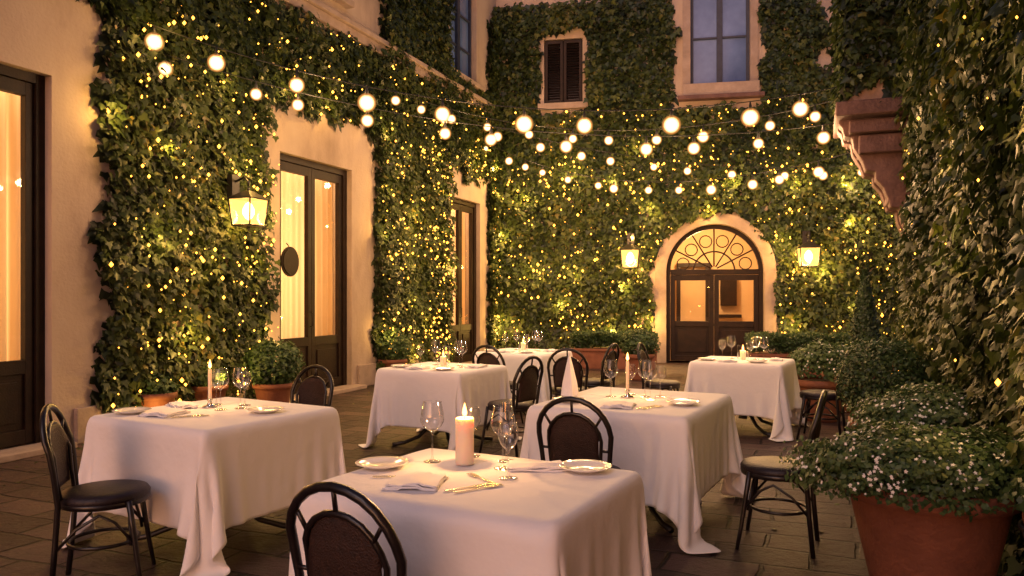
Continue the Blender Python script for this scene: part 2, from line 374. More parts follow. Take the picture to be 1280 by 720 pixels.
mb=MB(); mb.box((X(3.6),-.22,5.66),(X(5.35),-.002,5.748)); mb.obj('brick_sill',[M_stone],bb,bevel=.01)
casement(bb,X(3.86),X(5.08),6.0,8.1,M_bluewin,M_frame,1)
casement(bb,X(.72),X(1.57),5.75,7.2,M_darkwin,M_wood,0)
mb=MB()
for (a,b) in ((X(.72)+.02,X(1.145)-.01),(X(1.145)+.01,X(1.57)-.02)):
    mb.box((a,.02,5.77),(a+.06,.06,7.18)); mb.box((b-.06,.02,5.77),(b,.06,7.18)); mb.box((a+.06,.02,5.77),(b-.06,.06,5.84)); mb.box((a+.06,.02,7.11),(b-.06,.06,7.18))
    for k in range(22):
        z=5.87+k*.056; mb.add([(a+.06,.02,z),(b-.06,.02,z),(b-.06,.06,z+.04),(a+.06,.06,z+.04)],[(0,1,2,3)])
mb.obj('window_shutters',[M_wood],bb)
mb=MB(); y0,y1=.18,.26
for sgn in (-1,1):
    p,q=sorted((ac+sgn*.004,ac+sgn*(aw-.09))); st=.1
    mb.box((p,y0,.03),(p+st,y1,asp-.07)); mb.box((q-st,y0,.03),(q,y1,asp-.07)); mb.box((p+st,y0,.03),(q-st,y1,.15)); mb.box((p+st,y0,.78),(q-st,y1,.9)); mb.box((p+st,y0,asp-.19),(q-st,y1,asp-.07))
    mb.box((p+st,y0+.03,.15),(q-st,y1-.02,.78)); mb.box((p+st+.06,y0+.008,.22),(q-st-.06,y0+.03,.71)); 
    a,b=sorted((ac+sgn*(aw-.086),ac+sgn*aw)); mb.box((a,y0-.02,0.01),(b,y1+.02,asp))
mb.box((ac-aw+.09,y0-.02,asp-.066),(ac+aw-.09,y1+.02,asp+.05))
def arcring(r0,r1,ya,yb):
    vs=[];fs=[]
    for i in range(n+1):
        a=math.pi*i/n
        for r in (r0,r1):
            for y in (ya,yb): vs.append((ac+r*math.cos(a),y,asp+r*math.sin(a)))
    for i in range(n):
        o=4*i; fs+=[(o,o+4,o+6,o+2),(o+1,o+3,o+7,o+5),(o,o+1,o+5,o+4),(o+2,o+6,o+7,o+3)]
    mb.add(vs,fs)
arcring(aw-.09,aw,y0-.02,y1+.02); arcring(.42,.455,y0+.02,y0+.05)
for a in (30,60,90,120,150):
    a=math.radians(a); mb.tube([(ac+.07*math.cos(a),y0+.035,asp+.04+.07*math.sin(a)),(ac+(aw-.09)*math.cos(a),y0+.035,asp+(aw-.09)*math.sin(a))],.018,6)
for a in range(15,180,30):
    a=math.radians(a); c=(ac+.68*math.cos(a),y0+.035,asp+.68*math.sin(a))
    mb.tube([(c[0]+.13*math.cos(t),c[1],c[2]+.13*math.sin(t)) for t in np.linspace(0,2*math.pi,14)[:-1]],.015,5,closed=True)
mb.obj('arched_door_leaves',[M_wood],bb,bevel=.005)
g=MB(); g.add([(ac-aw+.2,y0+.033,.9),(ac+aw-.2,y0+.033,.9),(ac+aw-.2,y0+.033,asp-.19),(ac-aw+.2,y0+.033,asp-.19)],[(0,1,2,3)]); g.obj('door_glass',[M_winglass],bb)
rm=MB()
a,b,d,t=ac-1.9,ac+1.9,3.4,3.4
rm.add([(a,.41,.01),(b,.41,.01),(b,d,.01),(a,d,.01)],[(0,1,2,3)]); rm.add([(a,.41,t),(b,.41,t),(b,d,t),(a,d,t)],[(3,2,1,0)])
rm.add([(a,d,0),(b,d,0),(b,d,t),(a,d,t)],[(0,1,2,3)]); rm.add([(a,.41,0),(a,d,0),(a,d,t),(a,.41,t)],[(0,1,2,3)]); rm.add([(b,.41,0),(b,d,0),(b,d,t),(b,.41,t)],[(0,1,2,3)])
rm.obj('interior_room',[M_room],bb)
im=MB()
im.box((ac-.75,3.2,0),(ac-.65,3.35,2.3)); im.box((ac-.02,3.2,0),(ac+.1,3.35,2.3)); im.box((ac+.3,3.0,.9),(ac+.85,3.35,.98)); im.box((ac+.35,3.2,1.2),(ac+.75,3.35,1.9)); im.box((ac-.6,2.2,.72),(ac+.2,2.9,.76))
im.box((ac-.65,3.2,2.2),(ac-.02,3.35,2.3)); im.obj('interior_joinery',[M_wood],bb)
light('hall_light','POINT',(ac-.3,1.6,2.7),270,(1,.56,.22),bb,size=.15)

# ---------------------------------------------------------------- right building
CD=-.26
rb=empty('ivy_clad_building',mat=FR)
mb=MB(); mb.box((0,0,0),(14,3.5,H)); mb.obj('side_wall',[M_pink],rb)
mb=MB(); mb.box((-.25,-.72,3.86+CD),(.95,-.002,H)); mb.obj('oriel_bay',[M_pink],rb)
prof=[(0,2.30),(.10,2.40),(.16,2.55),(.18,2.68),(.27,2.70),(.29,2.78),(.34,2.92),(.42,3.02),(.42,3.10),(.52,3.12),(.56,3.24),(.64,3.38),(.66,3.50),(.74,3.52),(.76,3.62),(.80,3.66),(.80,3.80),(0,3.80)]
mb=MB(); k=len(prof)
for (ua,ub) in ((.08,.34),(.50,.76)):
    vs=[(ua,-.004-p,z+CD) for p,z in prof]+[(ub,-.004-p,z+CD) for p,z in prof]
    mb.add(vs,[tuple(range(k)),tuple(reversed(range(k,2*k)))]+[(i,k+i,k+(i+1)%k,(i+1)%k) for i in range(k)])
mb.box((-.02,-.60,3.30+CD),(.86,-.003,3.50+CD)); mb.box((-.14,-.70,3.52+CD),(.92,-.003,3.66+CD)); mb.box((-.30,-.84,3.70+CD),(1.02,-.003,3.858+CD)); mb.box((.10,-.3,2.75+CD),(.74,-.003,3.28+CD))
mb.obj('stone_corbel',[M_stone],rb,bevel=.015)

# ---------------------------------------------------------------- leaves
T_IVY=np.array([(0,0),(.36,-.12),(.52,.28),(.24,.42),(0,1.0),(-.24,.42),(-.52,.28),(-.36,-.12)],float)
F_IVY=[(0,1,2,3,4),(0,4,5,6,7)]
T_D=np.array([(0,0),(.36,.42),(0,1),(-.36,.42)],float); F_D=[(0,1,2),(0,2,3)]
def leaves(name,pos,nor,tip,size,rnd,mat,parent=None,simple=False):
    T,F=(T_D,F_D) if simple else (T_IVY,F_IVY)
    n=len(pos); k=len(T)
    nor=nor/np.linalg.norm(nor,axis=1,keepdims=True); tip=tip-nor*np.sum(tip*nor,axis=1,keepdims=True); tip/= (np.linalg.norm(tip,axis=1,keepdims=True)+1e-9)
    sx=np.cross(tip,nor); fold=rng.uniform(.05,.45,n); curl=rng.uniform(-.1,.35,n)
    V=pos[:,None,:]+size[:,None,None]*(T[None,:,0,None]*sx[:,None,:]+T[None,:,1,None]*tip[:,None,:]-(fold[:,None]*np.abs(T[None,:,0])+curl[:,None]*T[None,:,1]**2)[:,:,None]*nor[:,None,:])
    V=V.reshape(-1,3); fl=len(F[0]); L=np.array(F).reshape(-1)
    loops=(np.arange(n)[:,None]*k+L[None,:]).reshape(-1).astype(np.int32); nf=n*len(F)
    me=bpy.data.meshes.new(name); me.vertices.add(len(V)); me.vertices.foreach_set('co',V.astype(np.float32).ravel())
    me.loops.add(len(loops)); me.loops.foreach_set('vertex_index',loops)
    me.polygons.add(nf); me.polygons.foreach_set('loop_start',(np.arange(nf)*fl).astype(np.int32))
    a=me.attributes.new('rnd','FLOAT','FACE'); a.data.foreach_set('value',np.repeat(np.clip(rnd,0,1),len(F)).astype(np.float32))
    me.update(calc_edges=True); me.materials.append(mat)
    return mkobj(name,me,parent)
def ns(x,y,s=0):
    return (np.sin(x*2.1+s)+np.sin(y*2.7+1.3*s+1.1*np.sin(x*1.7))+.6*np.sin(x*5.3+y*3.1+s)+.5*np.sin(y*7.1-x*4.3+2*s)+.35*np.sin(x*13+s*3)*np.sin(y*11))/3.4
def ivy(name,M,bounds,mask,dens,size,back=True,parent=None,thick=.16,topdark=None):
    u0,u1,z0,z1=bounds; area=(u1-u0)*(z1-z0)
    R=np.array(M.to_3x3()); O=np.array(M.translation)
    e=empty(name)
    def samp(d):
        n=int(area*d); u=rng.uniform(u0,u1,n); z=rng.uniform(z0,z1,n); k=mask(u,z); return u[k],z[k]
    u,z=samp(dens); n=len(u)
    bulge=thick*(.45+.55*ns(u*1.3,z*1.2,2.)+.35*ns(u*4,z*4,6.))
    y=-.03-np.clip(bulge,.02,1)*rng.uniform(.2,1.15,n)
    loc=np.stack([u,y,z],1)
    nor=np.stack([rng.normal(0,.55,n),-np.ones(n),rng.normal(.4,.5,n)],1)
    tip=np.stack([rng.normal(0,.6,n),rng.normal(-.15,.3,n),-np.ones(n)],1)
    sz=size*rng.uniform(.5,1.3,n)
    rn=np.clip(.42+.30*ns(u*1.1,z*.9,5)+rng.normal(0,.22,n),0,1)
    leaves('leaves',loc@R.T+O,nor@R.T,tip@R.T,sz,rn,M_ivy,e)
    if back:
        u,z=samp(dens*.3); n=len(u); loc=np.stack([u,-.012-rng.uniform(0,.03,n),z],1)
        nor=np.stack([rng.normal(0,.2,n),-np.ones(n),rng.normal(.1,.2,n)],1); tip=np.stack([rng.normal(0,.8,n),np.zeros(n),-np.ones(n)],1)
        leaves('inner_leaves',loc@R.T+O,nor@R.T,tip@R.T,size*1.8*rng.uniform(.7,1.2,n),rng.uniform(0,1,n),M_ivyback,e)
    return e
def mask_left(u,z):
    y=u/K; e=.16*ns(y*2,z*1.6,1)+.06*ns(y*9,z*8,3)
    A=(y>7.70+e)&(y<10.08+e)
    TL=(y<=7.9)&(z>4.28+1.5*e+.25*(7.6-y))
    band=(y>=9.9)&(y<=12.7)&(z>4.12+1.6*e)&(z<5.42+e*1.5)
    B=(y>12.5+e)&(y<14.98+e*.5)
    D=(y>=14.9)&(y<=17)&(z>4.02+e*1.5)&(z<5.85+e)
    C=(y>16.8+e*.4)
    m=A|TL|band|B|D|C
    m&=~((z>5.55+e)&(y>10.0+e)&(y<12.7+e))
    m&=~((y>15.05)&(y<16.5)&(z>5.9))
    return m
def mask_back(u,z):
    x=u/KB; e=.16*ns(x*1.7,z*1.5,4)+.05*ns(x*8,z*8,3)
    du=u-ac
    arch=((np.abs(du)<aw+.30+e*.7)&(z<asp))|((np.hypot(du,z-asp)<aw+.26+e*.9)&(z>=asp))
    w2=(x>3.55+e)&(x<5.35+e)&(z>5.5+e*1.2)
    w1=(x>.62+e*.5)&(x<1.68+e*.5)&(z>5.55)&(z<7.35+e)
    pink=(x>6.4+e*3)&(x<7.6+e*4)&(z>6.2+e*3)
    return ~(arch|w2|w1|pink)
def mask_right(u,z):
    m=np.ones_like(u,bool)
    e=.12*ns(u*2,z*2,7)
    m&=~((u<.95)&(z>2.3+CD)&(z<3.86+CD))
    m&=~((u<.16+e*.6)&(z<3.9))
    return m
e1=ivy('climbing_ivy',FL,(Y(5.5),Y(17.2),0,7.6),mask_left,780,.086,thick=.24)
e2=ivy('climbing_ivy',FB,(X(-.6),X(9.6),0,8.0),mask_back,520,.108,thick=.32)
e3=ivy('climbing_ivy',FR,(0,6.6,0,7.0),mask_right,800,.080,thick=.28)
FBay=FR@Matrix.Translation((0,-.72,0))
e4=ivy('climbing_ivy',FBay,(-.3,1.0,3.5,7.0),lambda u,z:z>3.98+CD+.18*ns(u*5,z*0,2),700,.09)
FBay2=FR@Matrix.Translation((.95,-.72,0))@Matrix.Rotation(math.radians(90),4,'Z')
e5=ivy('climbing_ivy',FBay2,(0,.72,3.5,7.0),lambda u,z:z>3.98+CD+.18*ns(u*5,z*0,5),700,.09)

# ---------------------------------------------------------------- fairy lights
def fairies(name,M,bounds,mask,dens,r=.016,zf=None,off=(.12,.26),nl=20,pw=1.6,zl=9):
    u0,u1,z0,z1=bounds; n=int((u1-u0)*(z1-z0)*dens); R=np.array(M.to_3x3()); O=np.array(M.translation)
    u=rng.uniform(u0,u1,n); z=rng.uniform(z0,z1,n); k=mask(u,z)
    k&=rng.uniform(0,1,n)<np.clip(.55+.7*ns(u*1.9,z*1.4,9),.08,1)
    if zf is not None: k&=rng.uniform(0,1,n)<zf(u,z)
    u=u[k];z=z[k];n=len(u); P=np.stack([u,-rng.uniform(off[0],off[1],n),z],1)@R.T+O
    T=np.array([(1,0,0),(-1,0,0),(0,1,0),(0,-1,0),(0,0,1.2),(0,0,-1.2)])*r
    V=(P[:,None,:]+T[None]*(.5+1.1*rng.uniform(0,1,n)**2.2)[:,None,None]).reshape(-1,3)
    F=np.array([(0,2,4),(2,1,4),(1,3,4),(3,0,4),(2,0,5),(1,2,5),(3,1,5),(0,3,5)])
    me=bpy.data.meshes.new('bulbs'); fs=(np.arange(n)[:,None,None]*6+F[None]).reshape(-1,3)
    me.from_pydata(V.tolist(),[],fs.tolist()); me.materials.append(M_fairy)
    me.polygons.foreach_set('use_smooth',[True]*len(me.polygons)); e=empty(name); mkobj('bulbs',me,e)
    nrm=-R[:,1]
    idx=rng.permutation(n); ch=[]
    dmin=math.sqrt((u1-u0)*(z1-z0)/max(nl,1))*.55
    for i in idx:
        if len(ch)>=nl: break
        if z[i]<zl and all(np.linalg.norm(P[i]-P[j])>dmin for j in ch): ch.append(i)
    for i in ch:
        light('fairy_light','POINT',tuple(P[i]+nrm*.13),pw*random.uniform(.5,1.5),(1,.56,.12),e,size=.03)
    return e
fairies('fairy_lights',FL,(Y(7.3),Y(17.0),.15,5.4),mask_left,58,.0155,lambda u,z:np.clip(1.15-.28*np.clip(z-2.6,0,9),.12,1),nl=36,pw=11,zl=4.4)
fairies('fairy_lights',FB,(X(-.4),X(9.5),.5,5.6),mask_back,44,.0215,lambda u,z:np.clip(1.2-.30*np.clip(z-3.2,0,9),.1,1),nl=34,pw=19,zl=4.8)
fairies('fairy_lights',FR,(.1,6.5,.5,3.4),mask_right,15,.0095,lambda u,z:np.clip(1.1-.35*u,.22,1),(.16,.30),nl=6,pw=4.0)

# ---------------------------------------------------------------- lanterns
def lantern(M,s=1.0,power=16):
    e=empty('wall_lantern',mat=M)
    mb=MB(); w,b,h=.13*s,.105*s,.32*s
    mb.tube([(0,0.05,.42*s),(0,-.12*s,.47*s),(0,-.17*s,.42*s),(0,-.17*s,.38*s)],.012*s,8); mb.box((-.05*s,-.02,.28*s),(.05*s,.06,.5*s))
    cy=-.17*s
    cor=[(-1,-1),(1,-1),(1,1),(-1,1)]
    for i,(a,c) in enumerate(cor): mb.tube([(a*b,cy+c*b,0),(a*w,cy+c*w,h*.8)],.008*s,5)
    for z,q in ((0,b),(h*.8,w)):
        mb.tube([(a*q,cy+c*q,z) for a,c in cor],.009*s,5,closed=True)
    mb.box((-b,cy-b,-.012),(b,cy+b,0.0))
    q=w*1.15; vs=[(a*q,cy+c*q,h*.8) for a,c in cor]+[(a*.03*s,cy+c*.03*s,h*1.05) for a,c in cor]
    mb.add(vs,[(0,1,5,4),(1,2,6,5),(2,3,7,6),(3,0,4,7),(4,5,6,7)])
    mb.tube([(0,cy,h*1.03),(0,cy,h*1.15)],.015*s,6); mb.tube([(0,cy,-.01),(0,cy,-.06*s)],[.02*s,.004],6)
    mb.obj('iron_body',[M_iron],e)
    g=MB(); vs=[(a*b*.97,cy+c*b*.97,.005) for a,c in cor]+[(a*w*.97,cy+c*w*.97,h*.79) for a,c in cor]
    g.add(vs,[(0,1,5,4),(1,2,6,5),(2,3,7,6),(3,0,4,7)]); g.obj('glowing_lantern_glass',[M_lampglass],e)
    bmb=MB(); bmb.lathe([(.0,.03),(.03,.05),(.055,.09),(.055,.14),(.03,.19),(0,.21)],(0,cy,0.02),14); 
    o=bmb.obj('bulb',[M_lampbulb],e); 
    for v in o.data.vertices: v.co.x*=s; v.co.y=cy+(v.co.y-cy)*s; v.co.z*=s
    light('lantern_light','POINT',(0,cy-.0,.12*s),power,(1,.56,.17),e,size=.09*s)
lantern(FL@Matrix.Translation((Y(9.33),-.18,2.30)),1.25,150)
lantern(FB@Matrix.Translation((X(2.62),-.24,2.05)),1.5,300)
lantern(FB@Matrix.Translation((X(6.15),-.24,2.05)),1.5,330)

# ---------------------------------------------------------------- string lights
def string(A,B,sag,nb,phase=.5,r=.045):
    e=empty('string_lights'); A=Vector(A);B=Vector(B)
    f=lambda t:A.lerp(B,t)-Vector((0,0,sag*4*t*(1-t)))
    w=MB(); w.tube([f(i/48) for i in range(49)],.006,5)
    bm=MB(); 
    for i in range(nb):
        t=(i+phase+random.uniform(-.25,.25))/nb
        if not 0<t<1: continue
        p=f(t); w.tube([p,p-Vector((0,0,.05)),p-Vector((0,0,.10))],[.006,.018,.020],7)
        rr=r*random.uniform(.85,1.1); c=p-Vector((0,0,.07+rr))
        bm.lathe([(rr*math.sin(a),-rr*math.cos(a)) for a in np.linspace(0.001,math.pi-.001,13)],c,20)  # globe enlarged so its soft rim draws the glow around the bulb
        if i%2==0 and t>.08: light('bulb_light','POINT',c-Vector((0,0,rr+.03)),44,(1,.56,.26),e,size=.06)
    w.obj('cable',[M_cable],e); bm.obj('haloed_bulbs',[M_bulb],e)
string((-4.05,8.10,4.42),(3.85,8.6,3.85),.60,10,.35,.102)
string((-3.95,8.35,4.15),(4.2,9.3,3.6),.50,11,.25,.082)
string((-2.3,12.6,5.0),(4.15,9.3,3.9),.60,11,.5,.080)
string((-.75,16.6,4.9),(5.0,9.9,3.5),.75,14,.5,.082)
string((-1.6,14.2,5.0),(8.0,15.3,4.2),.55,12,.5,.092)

# ---------------------------------------------------------------- tablecloth simulation
def simcloth(w,d,L,Hh=.752,sp=.035,seed=1,steps=380):
    r=np.random.default_rng(seed); nx=int(round((w+2*L)/sp))+1; ny=int(round((d+2*L)/sp))+1
    xs=np.linspace(-w/2-L,w/2+L,nx); ys=np.linspace(-d/2-L,d/2+L,ny); hx=xs[1]-xs[0]; hy=ys[1]-ys[0]
    P=np.zeros((nx,ny,3)); P[:,:,0]=xs[:,None]; P[:,:,1]=ys[None,:]; P[:,:,2]=Hh
    pin=(np.abs(P[:,:,0])<=w/2)&(np.abs(P[:,:,1])<=d/2); W=np.where(pin,0.,1.)
    def nzf(a,b,s): return ns(a*3.1,b*2.9,s)
    P[:,:,0]+=np.where(pin,0,.012*nzf(P[:,:,0]*2,P[:,:,1]*2,seed)); P[:,:,1]+=np.where(pin,0,.012*nzf(P[:,:,0]*2,P[:,:,1]*2,seed+4)); P[:,:,2]+=np.where(pin,0,.01*r.normal(0,1,(nx,ny)))
    V=np.zeros_like(P); dt=.016
    def con(a,b,rest,st):
        A=P[a];B=P[b];wa=W[a];wb=W[b]; D=B-A; l=np.sqrt((D*D).sum(-1))+1e-9; ws=wa+wb; ws=np.where(ws==0,1,ws)
        c=(st*(l-rest)/l/ws)[...,None]*D; P[a]=A+wa[...,None]*c; P[b]=B-wb[...,None]*c
    s_=slice
    def pairs():
        L_=[]
        for st in (0,1):
            n=(nx-st)//2; L_.append(((s_(st,st+2*n,2),s_(None)),(s_(st+1,st+2*n,2),s_(None)),hx,1.))
            n=(ny-st)//2; L_.append(((s_(None),s_(st,st+2*n,2)),(s_(None),s_(st+1,st+2*n,2)),hy,1.))
            n=(nx-st)//2; hd=math.hypot(hx,hy)
            L_.append(((s_(st,st+2*n,2),s_(0,ny-1)),(s_(st+1,st+2*n,2),s_(1,ny)),hd,.12))
            L_.append(((s_(st,st+2*n,2),s_(1,ny)),(s_(st+1,st+2*n,2),s_(0,ny-1)),hd,.12))
        for kk in (2,):
            for st in range(2*kk):
                ia=np.arange(st,nx-kk,2*kk)
                if len(ia): L_.append(((ia,),(ia+kk,),hx*kk,.04))
                ia=np.arange(st,ny-kk,2*kk)
                if len(ia): L_.append(((s_(None),ia),(s_(None),ia+kk),hy*kk,.04))
        return L_
    C=pairs()
    for it in range(steps):
        V[:,:,2]-=9.8*dt*W; V*=.985 if it<220 else .95
        Q=P.copy(); P+=V*dt*W[...,None]
        for _ in range(5):
            for a,b,rest,st in C: con(a,b,rest,st)
            x,y,z=P[:,:,0],P[:,:,1],P[:,:,2]
            ins=(np.abs(x)<w/2+.006)&(np.abs(y)<d/2+.006)&(z<Hh-.004)&(~pin)
            dx=w/2+.006-np.abs(x); dy=d/2+.006-np.abs(y); px=ins&(dx<dy); py=ins&~(dx<dy)
            P[:,:,0]=np.where(px,np.sign(x)*(w/2+.006),x); P[:,:,1]=np.where(py,np.sign(y)*(d/2+.006),y)
            P[:,:,2]=np.maximum(P[:,:,2],.012)
        V=(P-Q)/dt
    idx=np.arange(nx*ny).reshape(nx,ny)
    F=np.stack([idx[:-1,:-1],idx[1:,:-1],idx[1:,1:],idx[:-1,1:]],-1).reshape(-1,4)
    me=bpy.data.meshes.new('tablecloth'); me.from_pydata(P.reshape(-1,3).tolist(),[],F.tolist()); me.materials.append(M_linen)
    me.polygons.foreach_set('use_smooth',[True]*len(me.polygons)); return me
ctl={}
def table(Fc,b,A,B,L=.54,seed=1):
    b=Vector((b[0],b[1],0)).normalized(); a=Vector((-b.y,b.x,0)); c=Vector((Fc[0],Fc[1],0))+a*A/2+b*B/2
    ang=math.atan2(-a.y,-a.x)
    M=Matrix.Translation(c)@Matrix.Rotation(ang,4,'Z'); e=empty('dining_table',mat=M)
    key=(A,B,L)
    if key not in ctl: ctl[key]=simcloth(A,B,L,seed=seed)
    o=mkobj('tablecloth',ctl[key],e); s=o.modifiers.new('s','SUBSURF'); s.levels=1; s.render_levels=1
    so=o.modifiers.new('t','SOLIDIFY'); so.thickness=.0025; so.offset=1
    mb=MB(); mb.box((-A/2+.05,-B/2+.05,.70),(A/2-.05,B/2-.05,.738)); mb.obj('table_top',[M_wood],e)
    mb=MB(); mb.lathe([(.05,.12),(.03,.2),(.025,.5),(.04,.62),(.12,.70)],(0,0,0),16)
    for k in range(4):
        an=math.pi/4+k*math.pi/2; cx,sy=math.cos(an),math.sin(an)
        mb.tube([(cx*q,sy*q,z) for q,z in ((.03,.22),(.12,.20),(.24,.08),(.38,.03),(.50,.018))],[.02,.02,.018,.018,.02],8)
    mb.obj('iron_pedestal',[M_iron],e)
    return M,A,B
bd=(.47,.88)
T1=table((.12,2.29),bd,1.05,.87,.49,1)
T2=table((-1.585,3.91),(.5,.866),1.03,1.0,.475,3)
T3=table((1.0,4.35),bd,1.03,1.2,.475,5)
T4=table((-.47,6.86),bd,.95,.9,.48,8)
T5=table((.35,9.0),bd,.95,.9,.48,8)
T6=table((2.72,7.65),bd,.95,.9,.48,8)

# ---------------------------------------------------------------- chairs
def chairmeshes():
    fr=MB(); sz=.46; pi=math.pi
    pts=[(-.17,-.21,0),(-.175,-.19,.22),(-.18,-.175,.44),(-.195,-.19,.60)]
    for i in range(13):
        a=pi-pi*i/12; pts.append((.205*math.cos(a),-.205-.055*math.sin(a)**.8,.70+.20*math.sin(a)))
    pts+=[(.195,-.19,.60),(.18,-.175,.44),(.175,-.19,.22),(.17,-.21,0)]
    fr.tube(pts,[.014]*4+[.0155]*13+[.014]*4,8)
    pts=[(-.13,-.175,.46),(-.142,-.19,.56)]
    for i in range(11):
        a=pi-pi*i/10; pts.append((.15*math.cos(a),-.2-.045*math.sin(a)**.8,.67+.15*math.sin(a)))
    pts+=[(.142,-.19,.56),(.13,-.175,.46)]; fr.tube(pts,.0105,7)
    for s in (-1,1):
        fr.tube([(s*.198,-.197,.62),(s*.145,-.197,.62)],.008,6); fr.tube([(s*.17,-.235,.82),(s*.125,-.23,.75)],.008,6)
    fr.tube([(0,-.258,.90),(0,-.245,.82)],.008,6)
    for s in (-1,1):
        fr.tube([(s*.165,.13,.44),(s*.17,.15,.30),(s*.185,.175,.12),(s*.20,.195,0)],[.015,.014,.012,.011],8)
        fr.tube([(s*.165,.14,.22),(s*.13,.13,.30),(s*.09,.12,.37),(s*.03,.11,.41),(0,.11,.415)],.008,6)
        fr.tube([(s*.178,-.19,.22),(s*.17,-.10,.32),(s*.17,0,.38),(s*.17,.07,.34),(s*.175,.15,.24)],.008,6)
    fr.tube([(.165*math.cos(a),-.01+.16*math.sin(a),.22) for a in np.linspace(0,2*pi,25)[:-1]],.0095,7,closed=True)
    fr.lathe([(.17,.405),(.205,.41),(.21,.425),(.207,.44),(.19,.443)],(0,-.005,0),30)
    st=MB(); st.lathe([(.0,.425),(.19,.425),(.208,.436),(.210,.455),(.198,.472),(.15,.482),(.0,.485)],(0,-.005,0),32)
    pn=MB(); m=10; vs=[];fs=[]
    rows=np.linspace(.50,.81,12)
    for z in rows:
        hw=.138 if z<.67 else .15*math.sqrt(max(0,1-((z-.67)/.15)**2))
        for k in range(m+1):
            x=-hw+2*hw*k/m; vs.append((x,-.2-.045*math.sqrt(max(0,1-(x/.15)**2))*min(1,max(0,(z-.45)/.25))+.004,z))
    for i in range(len(rows)-1):
        for k in range(m): o=i*(m+1)+k; fs.append((o,o+1,o+m+2,o+m+1))
    pn.add(vs,fs,0,True)
    return fr.mesh('bent_frame',[M_bent]),st.mesh('seat',[M_seat]),pn.mesh('woven_back',[M_cane])
CF,CS,CP=chairmeshes()
def chair(x,y,fx,fy):
    e=empty('bistro_chair',(x,y,0)); e.rotation_euler=(0,0,math.atan2(-fx,fy))
    mkobj('bent_frame',CF,e); mkobj('seat',CS,e); o=mkobj('woven_back',CP,e); s=o.modifiers.new('t','SOLIDIFY'); s.thickness=.005
chair(-2.06,3.86,.95,.30)
chair(-.395,2.42,.47,.88)
chair(.42,4.30,.40,.91)
chair(1.55,4.45,-.90,.43)
chair(-1.66,5.72,-.5,-.86)
chair(-.02,7.0,-.8,.6)
chair(.62,8.1,.2,1)
chair(.95,8.85,-.85,.5)
chair(1.72,8.7,.9,-.4)
chair(3.15,7.75,-.85,.5)
chair(-.15,8.6,.5,.8)

# ---------------------------------------------------------------- tableware
def glassmesh(h=.23,r=.042,bowl=.11):
    b0=h-bowl; mb=MB()
    mb.lathe([(.001,.004),(.02,.005),(.036,.003),(.037,.001),(.036,0),(0.0,0)],(0,0,0),28)
    mb.lathe([(.016,.005),(.006,.012),(.0038,.03),(.0036,b0-.015),(.006,b0-.003),(.016,b0+.006),(r*.72,b0+.02),(r*.97,b0+.042),(r,b0+.055),(r*.93,b0+.08),(r*.76,h)],(0,0,0),28)
    mb.tube([(r*.76*math.cos(a),r*.76*math.sin(a),h) for a in np.linspace(0,2*math.pi,29)[:-1]],.0011,5,closed=True)
    return mb.mesh('wine_glass',[M_wine])
G1=glassmesh(.25,.050,.125); G2=glassmesh(.21,.040,.10); G3=glassmesh(.25,.03,.15)
mb=MB(); mb.lathe([(.001,.006),(.075,.006),(.085,.010),(.12,.018),(.135,.022),(.136,.020),(.12,.014),(.085,.004),(.08,0),(.001,0)],(0,0,0),48); PL=mb.mesh('dinner_plate',[M_china])
mb=MB(); mb.lathe([(.001,.006),(.06,.006),(.07,.010),(.092,.016),(.106,.02),(.107,.018),(.092,.012),(.07,.004),(.064,0),(.001,0)],(0,0,0),40); PS=mb.mesh('bread_plate',[M_china])
mb=MB(); mb.prism([(-.007,0),(.007,0),(.005,.09),(.011,.10),(.011,.19),(.003,.215),(-.008,.20),(-.005,.10),(-.005,.09)],0,.003); KN=mb.mesh('table_knife',[M_silver])
mb=MB(); mb.prism([(-.007,0),(.007,0),(.0035,.12),(.012,.145),(.0125,.2),(.009,.2),(.0085,.16),(.005,.16),(.0045,.2),(.001,.2),(.0005,.16),(-.003,.16),(-.0035,.2),(-.007,.2),(-.0075,.16),(-.009,.16),(-.0095,.2),(-.0125,.2),(-.012,.145),(-.0035,.12)],0,.003); FK=mb.mesh('table_fork',[M_silver])
def napkinmesh(w,l,seed):
    mb=MB(); 
    for k in range(3):
        nx,ny=14,14; vs=[];fs=[]; ww=w*(1-.05*k); ll=l*(1-.06*k)
        for i in range(nx+1):
            for j in range(ny+1):
                x=ww*(i/nx-.5)+.004*k; y=ll*(j/ny-.5)-.003*k
                z=.004+.006*k+.004*math.sin(x*40+seed+k)*math.sin(y*30+k*2)+(.006 if .3<i/nx<.7 else 0)
                vs.append((x+.004*math.sin(y*25+seed),y+.004*math.sin(x*30+k),z))
        for i in range(nx):
            for j in range(ny): o=i*(ny+1)+j; fs.append((o,o+ny+1,o+ny+2,o+1))
        mb.add(vs,fs,0,True)
        edge=[i*(ny+1) for i in range(nx+1)]+[nx*(ny+1)+j for j in range(1,ny+1)]+[i*(ny+1)+ny for i in range(nx-1,-1,-1)]+[j for j in range(ny-1,0,-1)]
        ev=[vs[i] for i in edge]; q=len(ev); mb.add(ev+[(v[0]*1.01,v[1]*1.01,v[2]-.006) for v in ev],[(i,(i+1)%q,q+(i+1)%q,q+i) for i in range(q)],0,True)
    return mb.mesh('folded_napkin',[M_linen])
NK=napkinmesh(.13,.24,1); NK2=napkinmesh(.2,.2,4)
mb=MB(); n=26
vs=[];fs=[]
for i in range(n+1):
    a=2*math.pi*i/n
    for z,q in ((0,.05),(.09,.040),(.20,.020),(.29,.003)):
        rr=q*(1+.18*math.sin(a*5)); vs.append((rr*math.cos(a)*1.2,rr*math.sin(a),z))
for i in range(n):
    for k in range(3): fs.append((i*4+k,(i+1)*4+k,(i+1)*4+k+1,i*4+k+1))
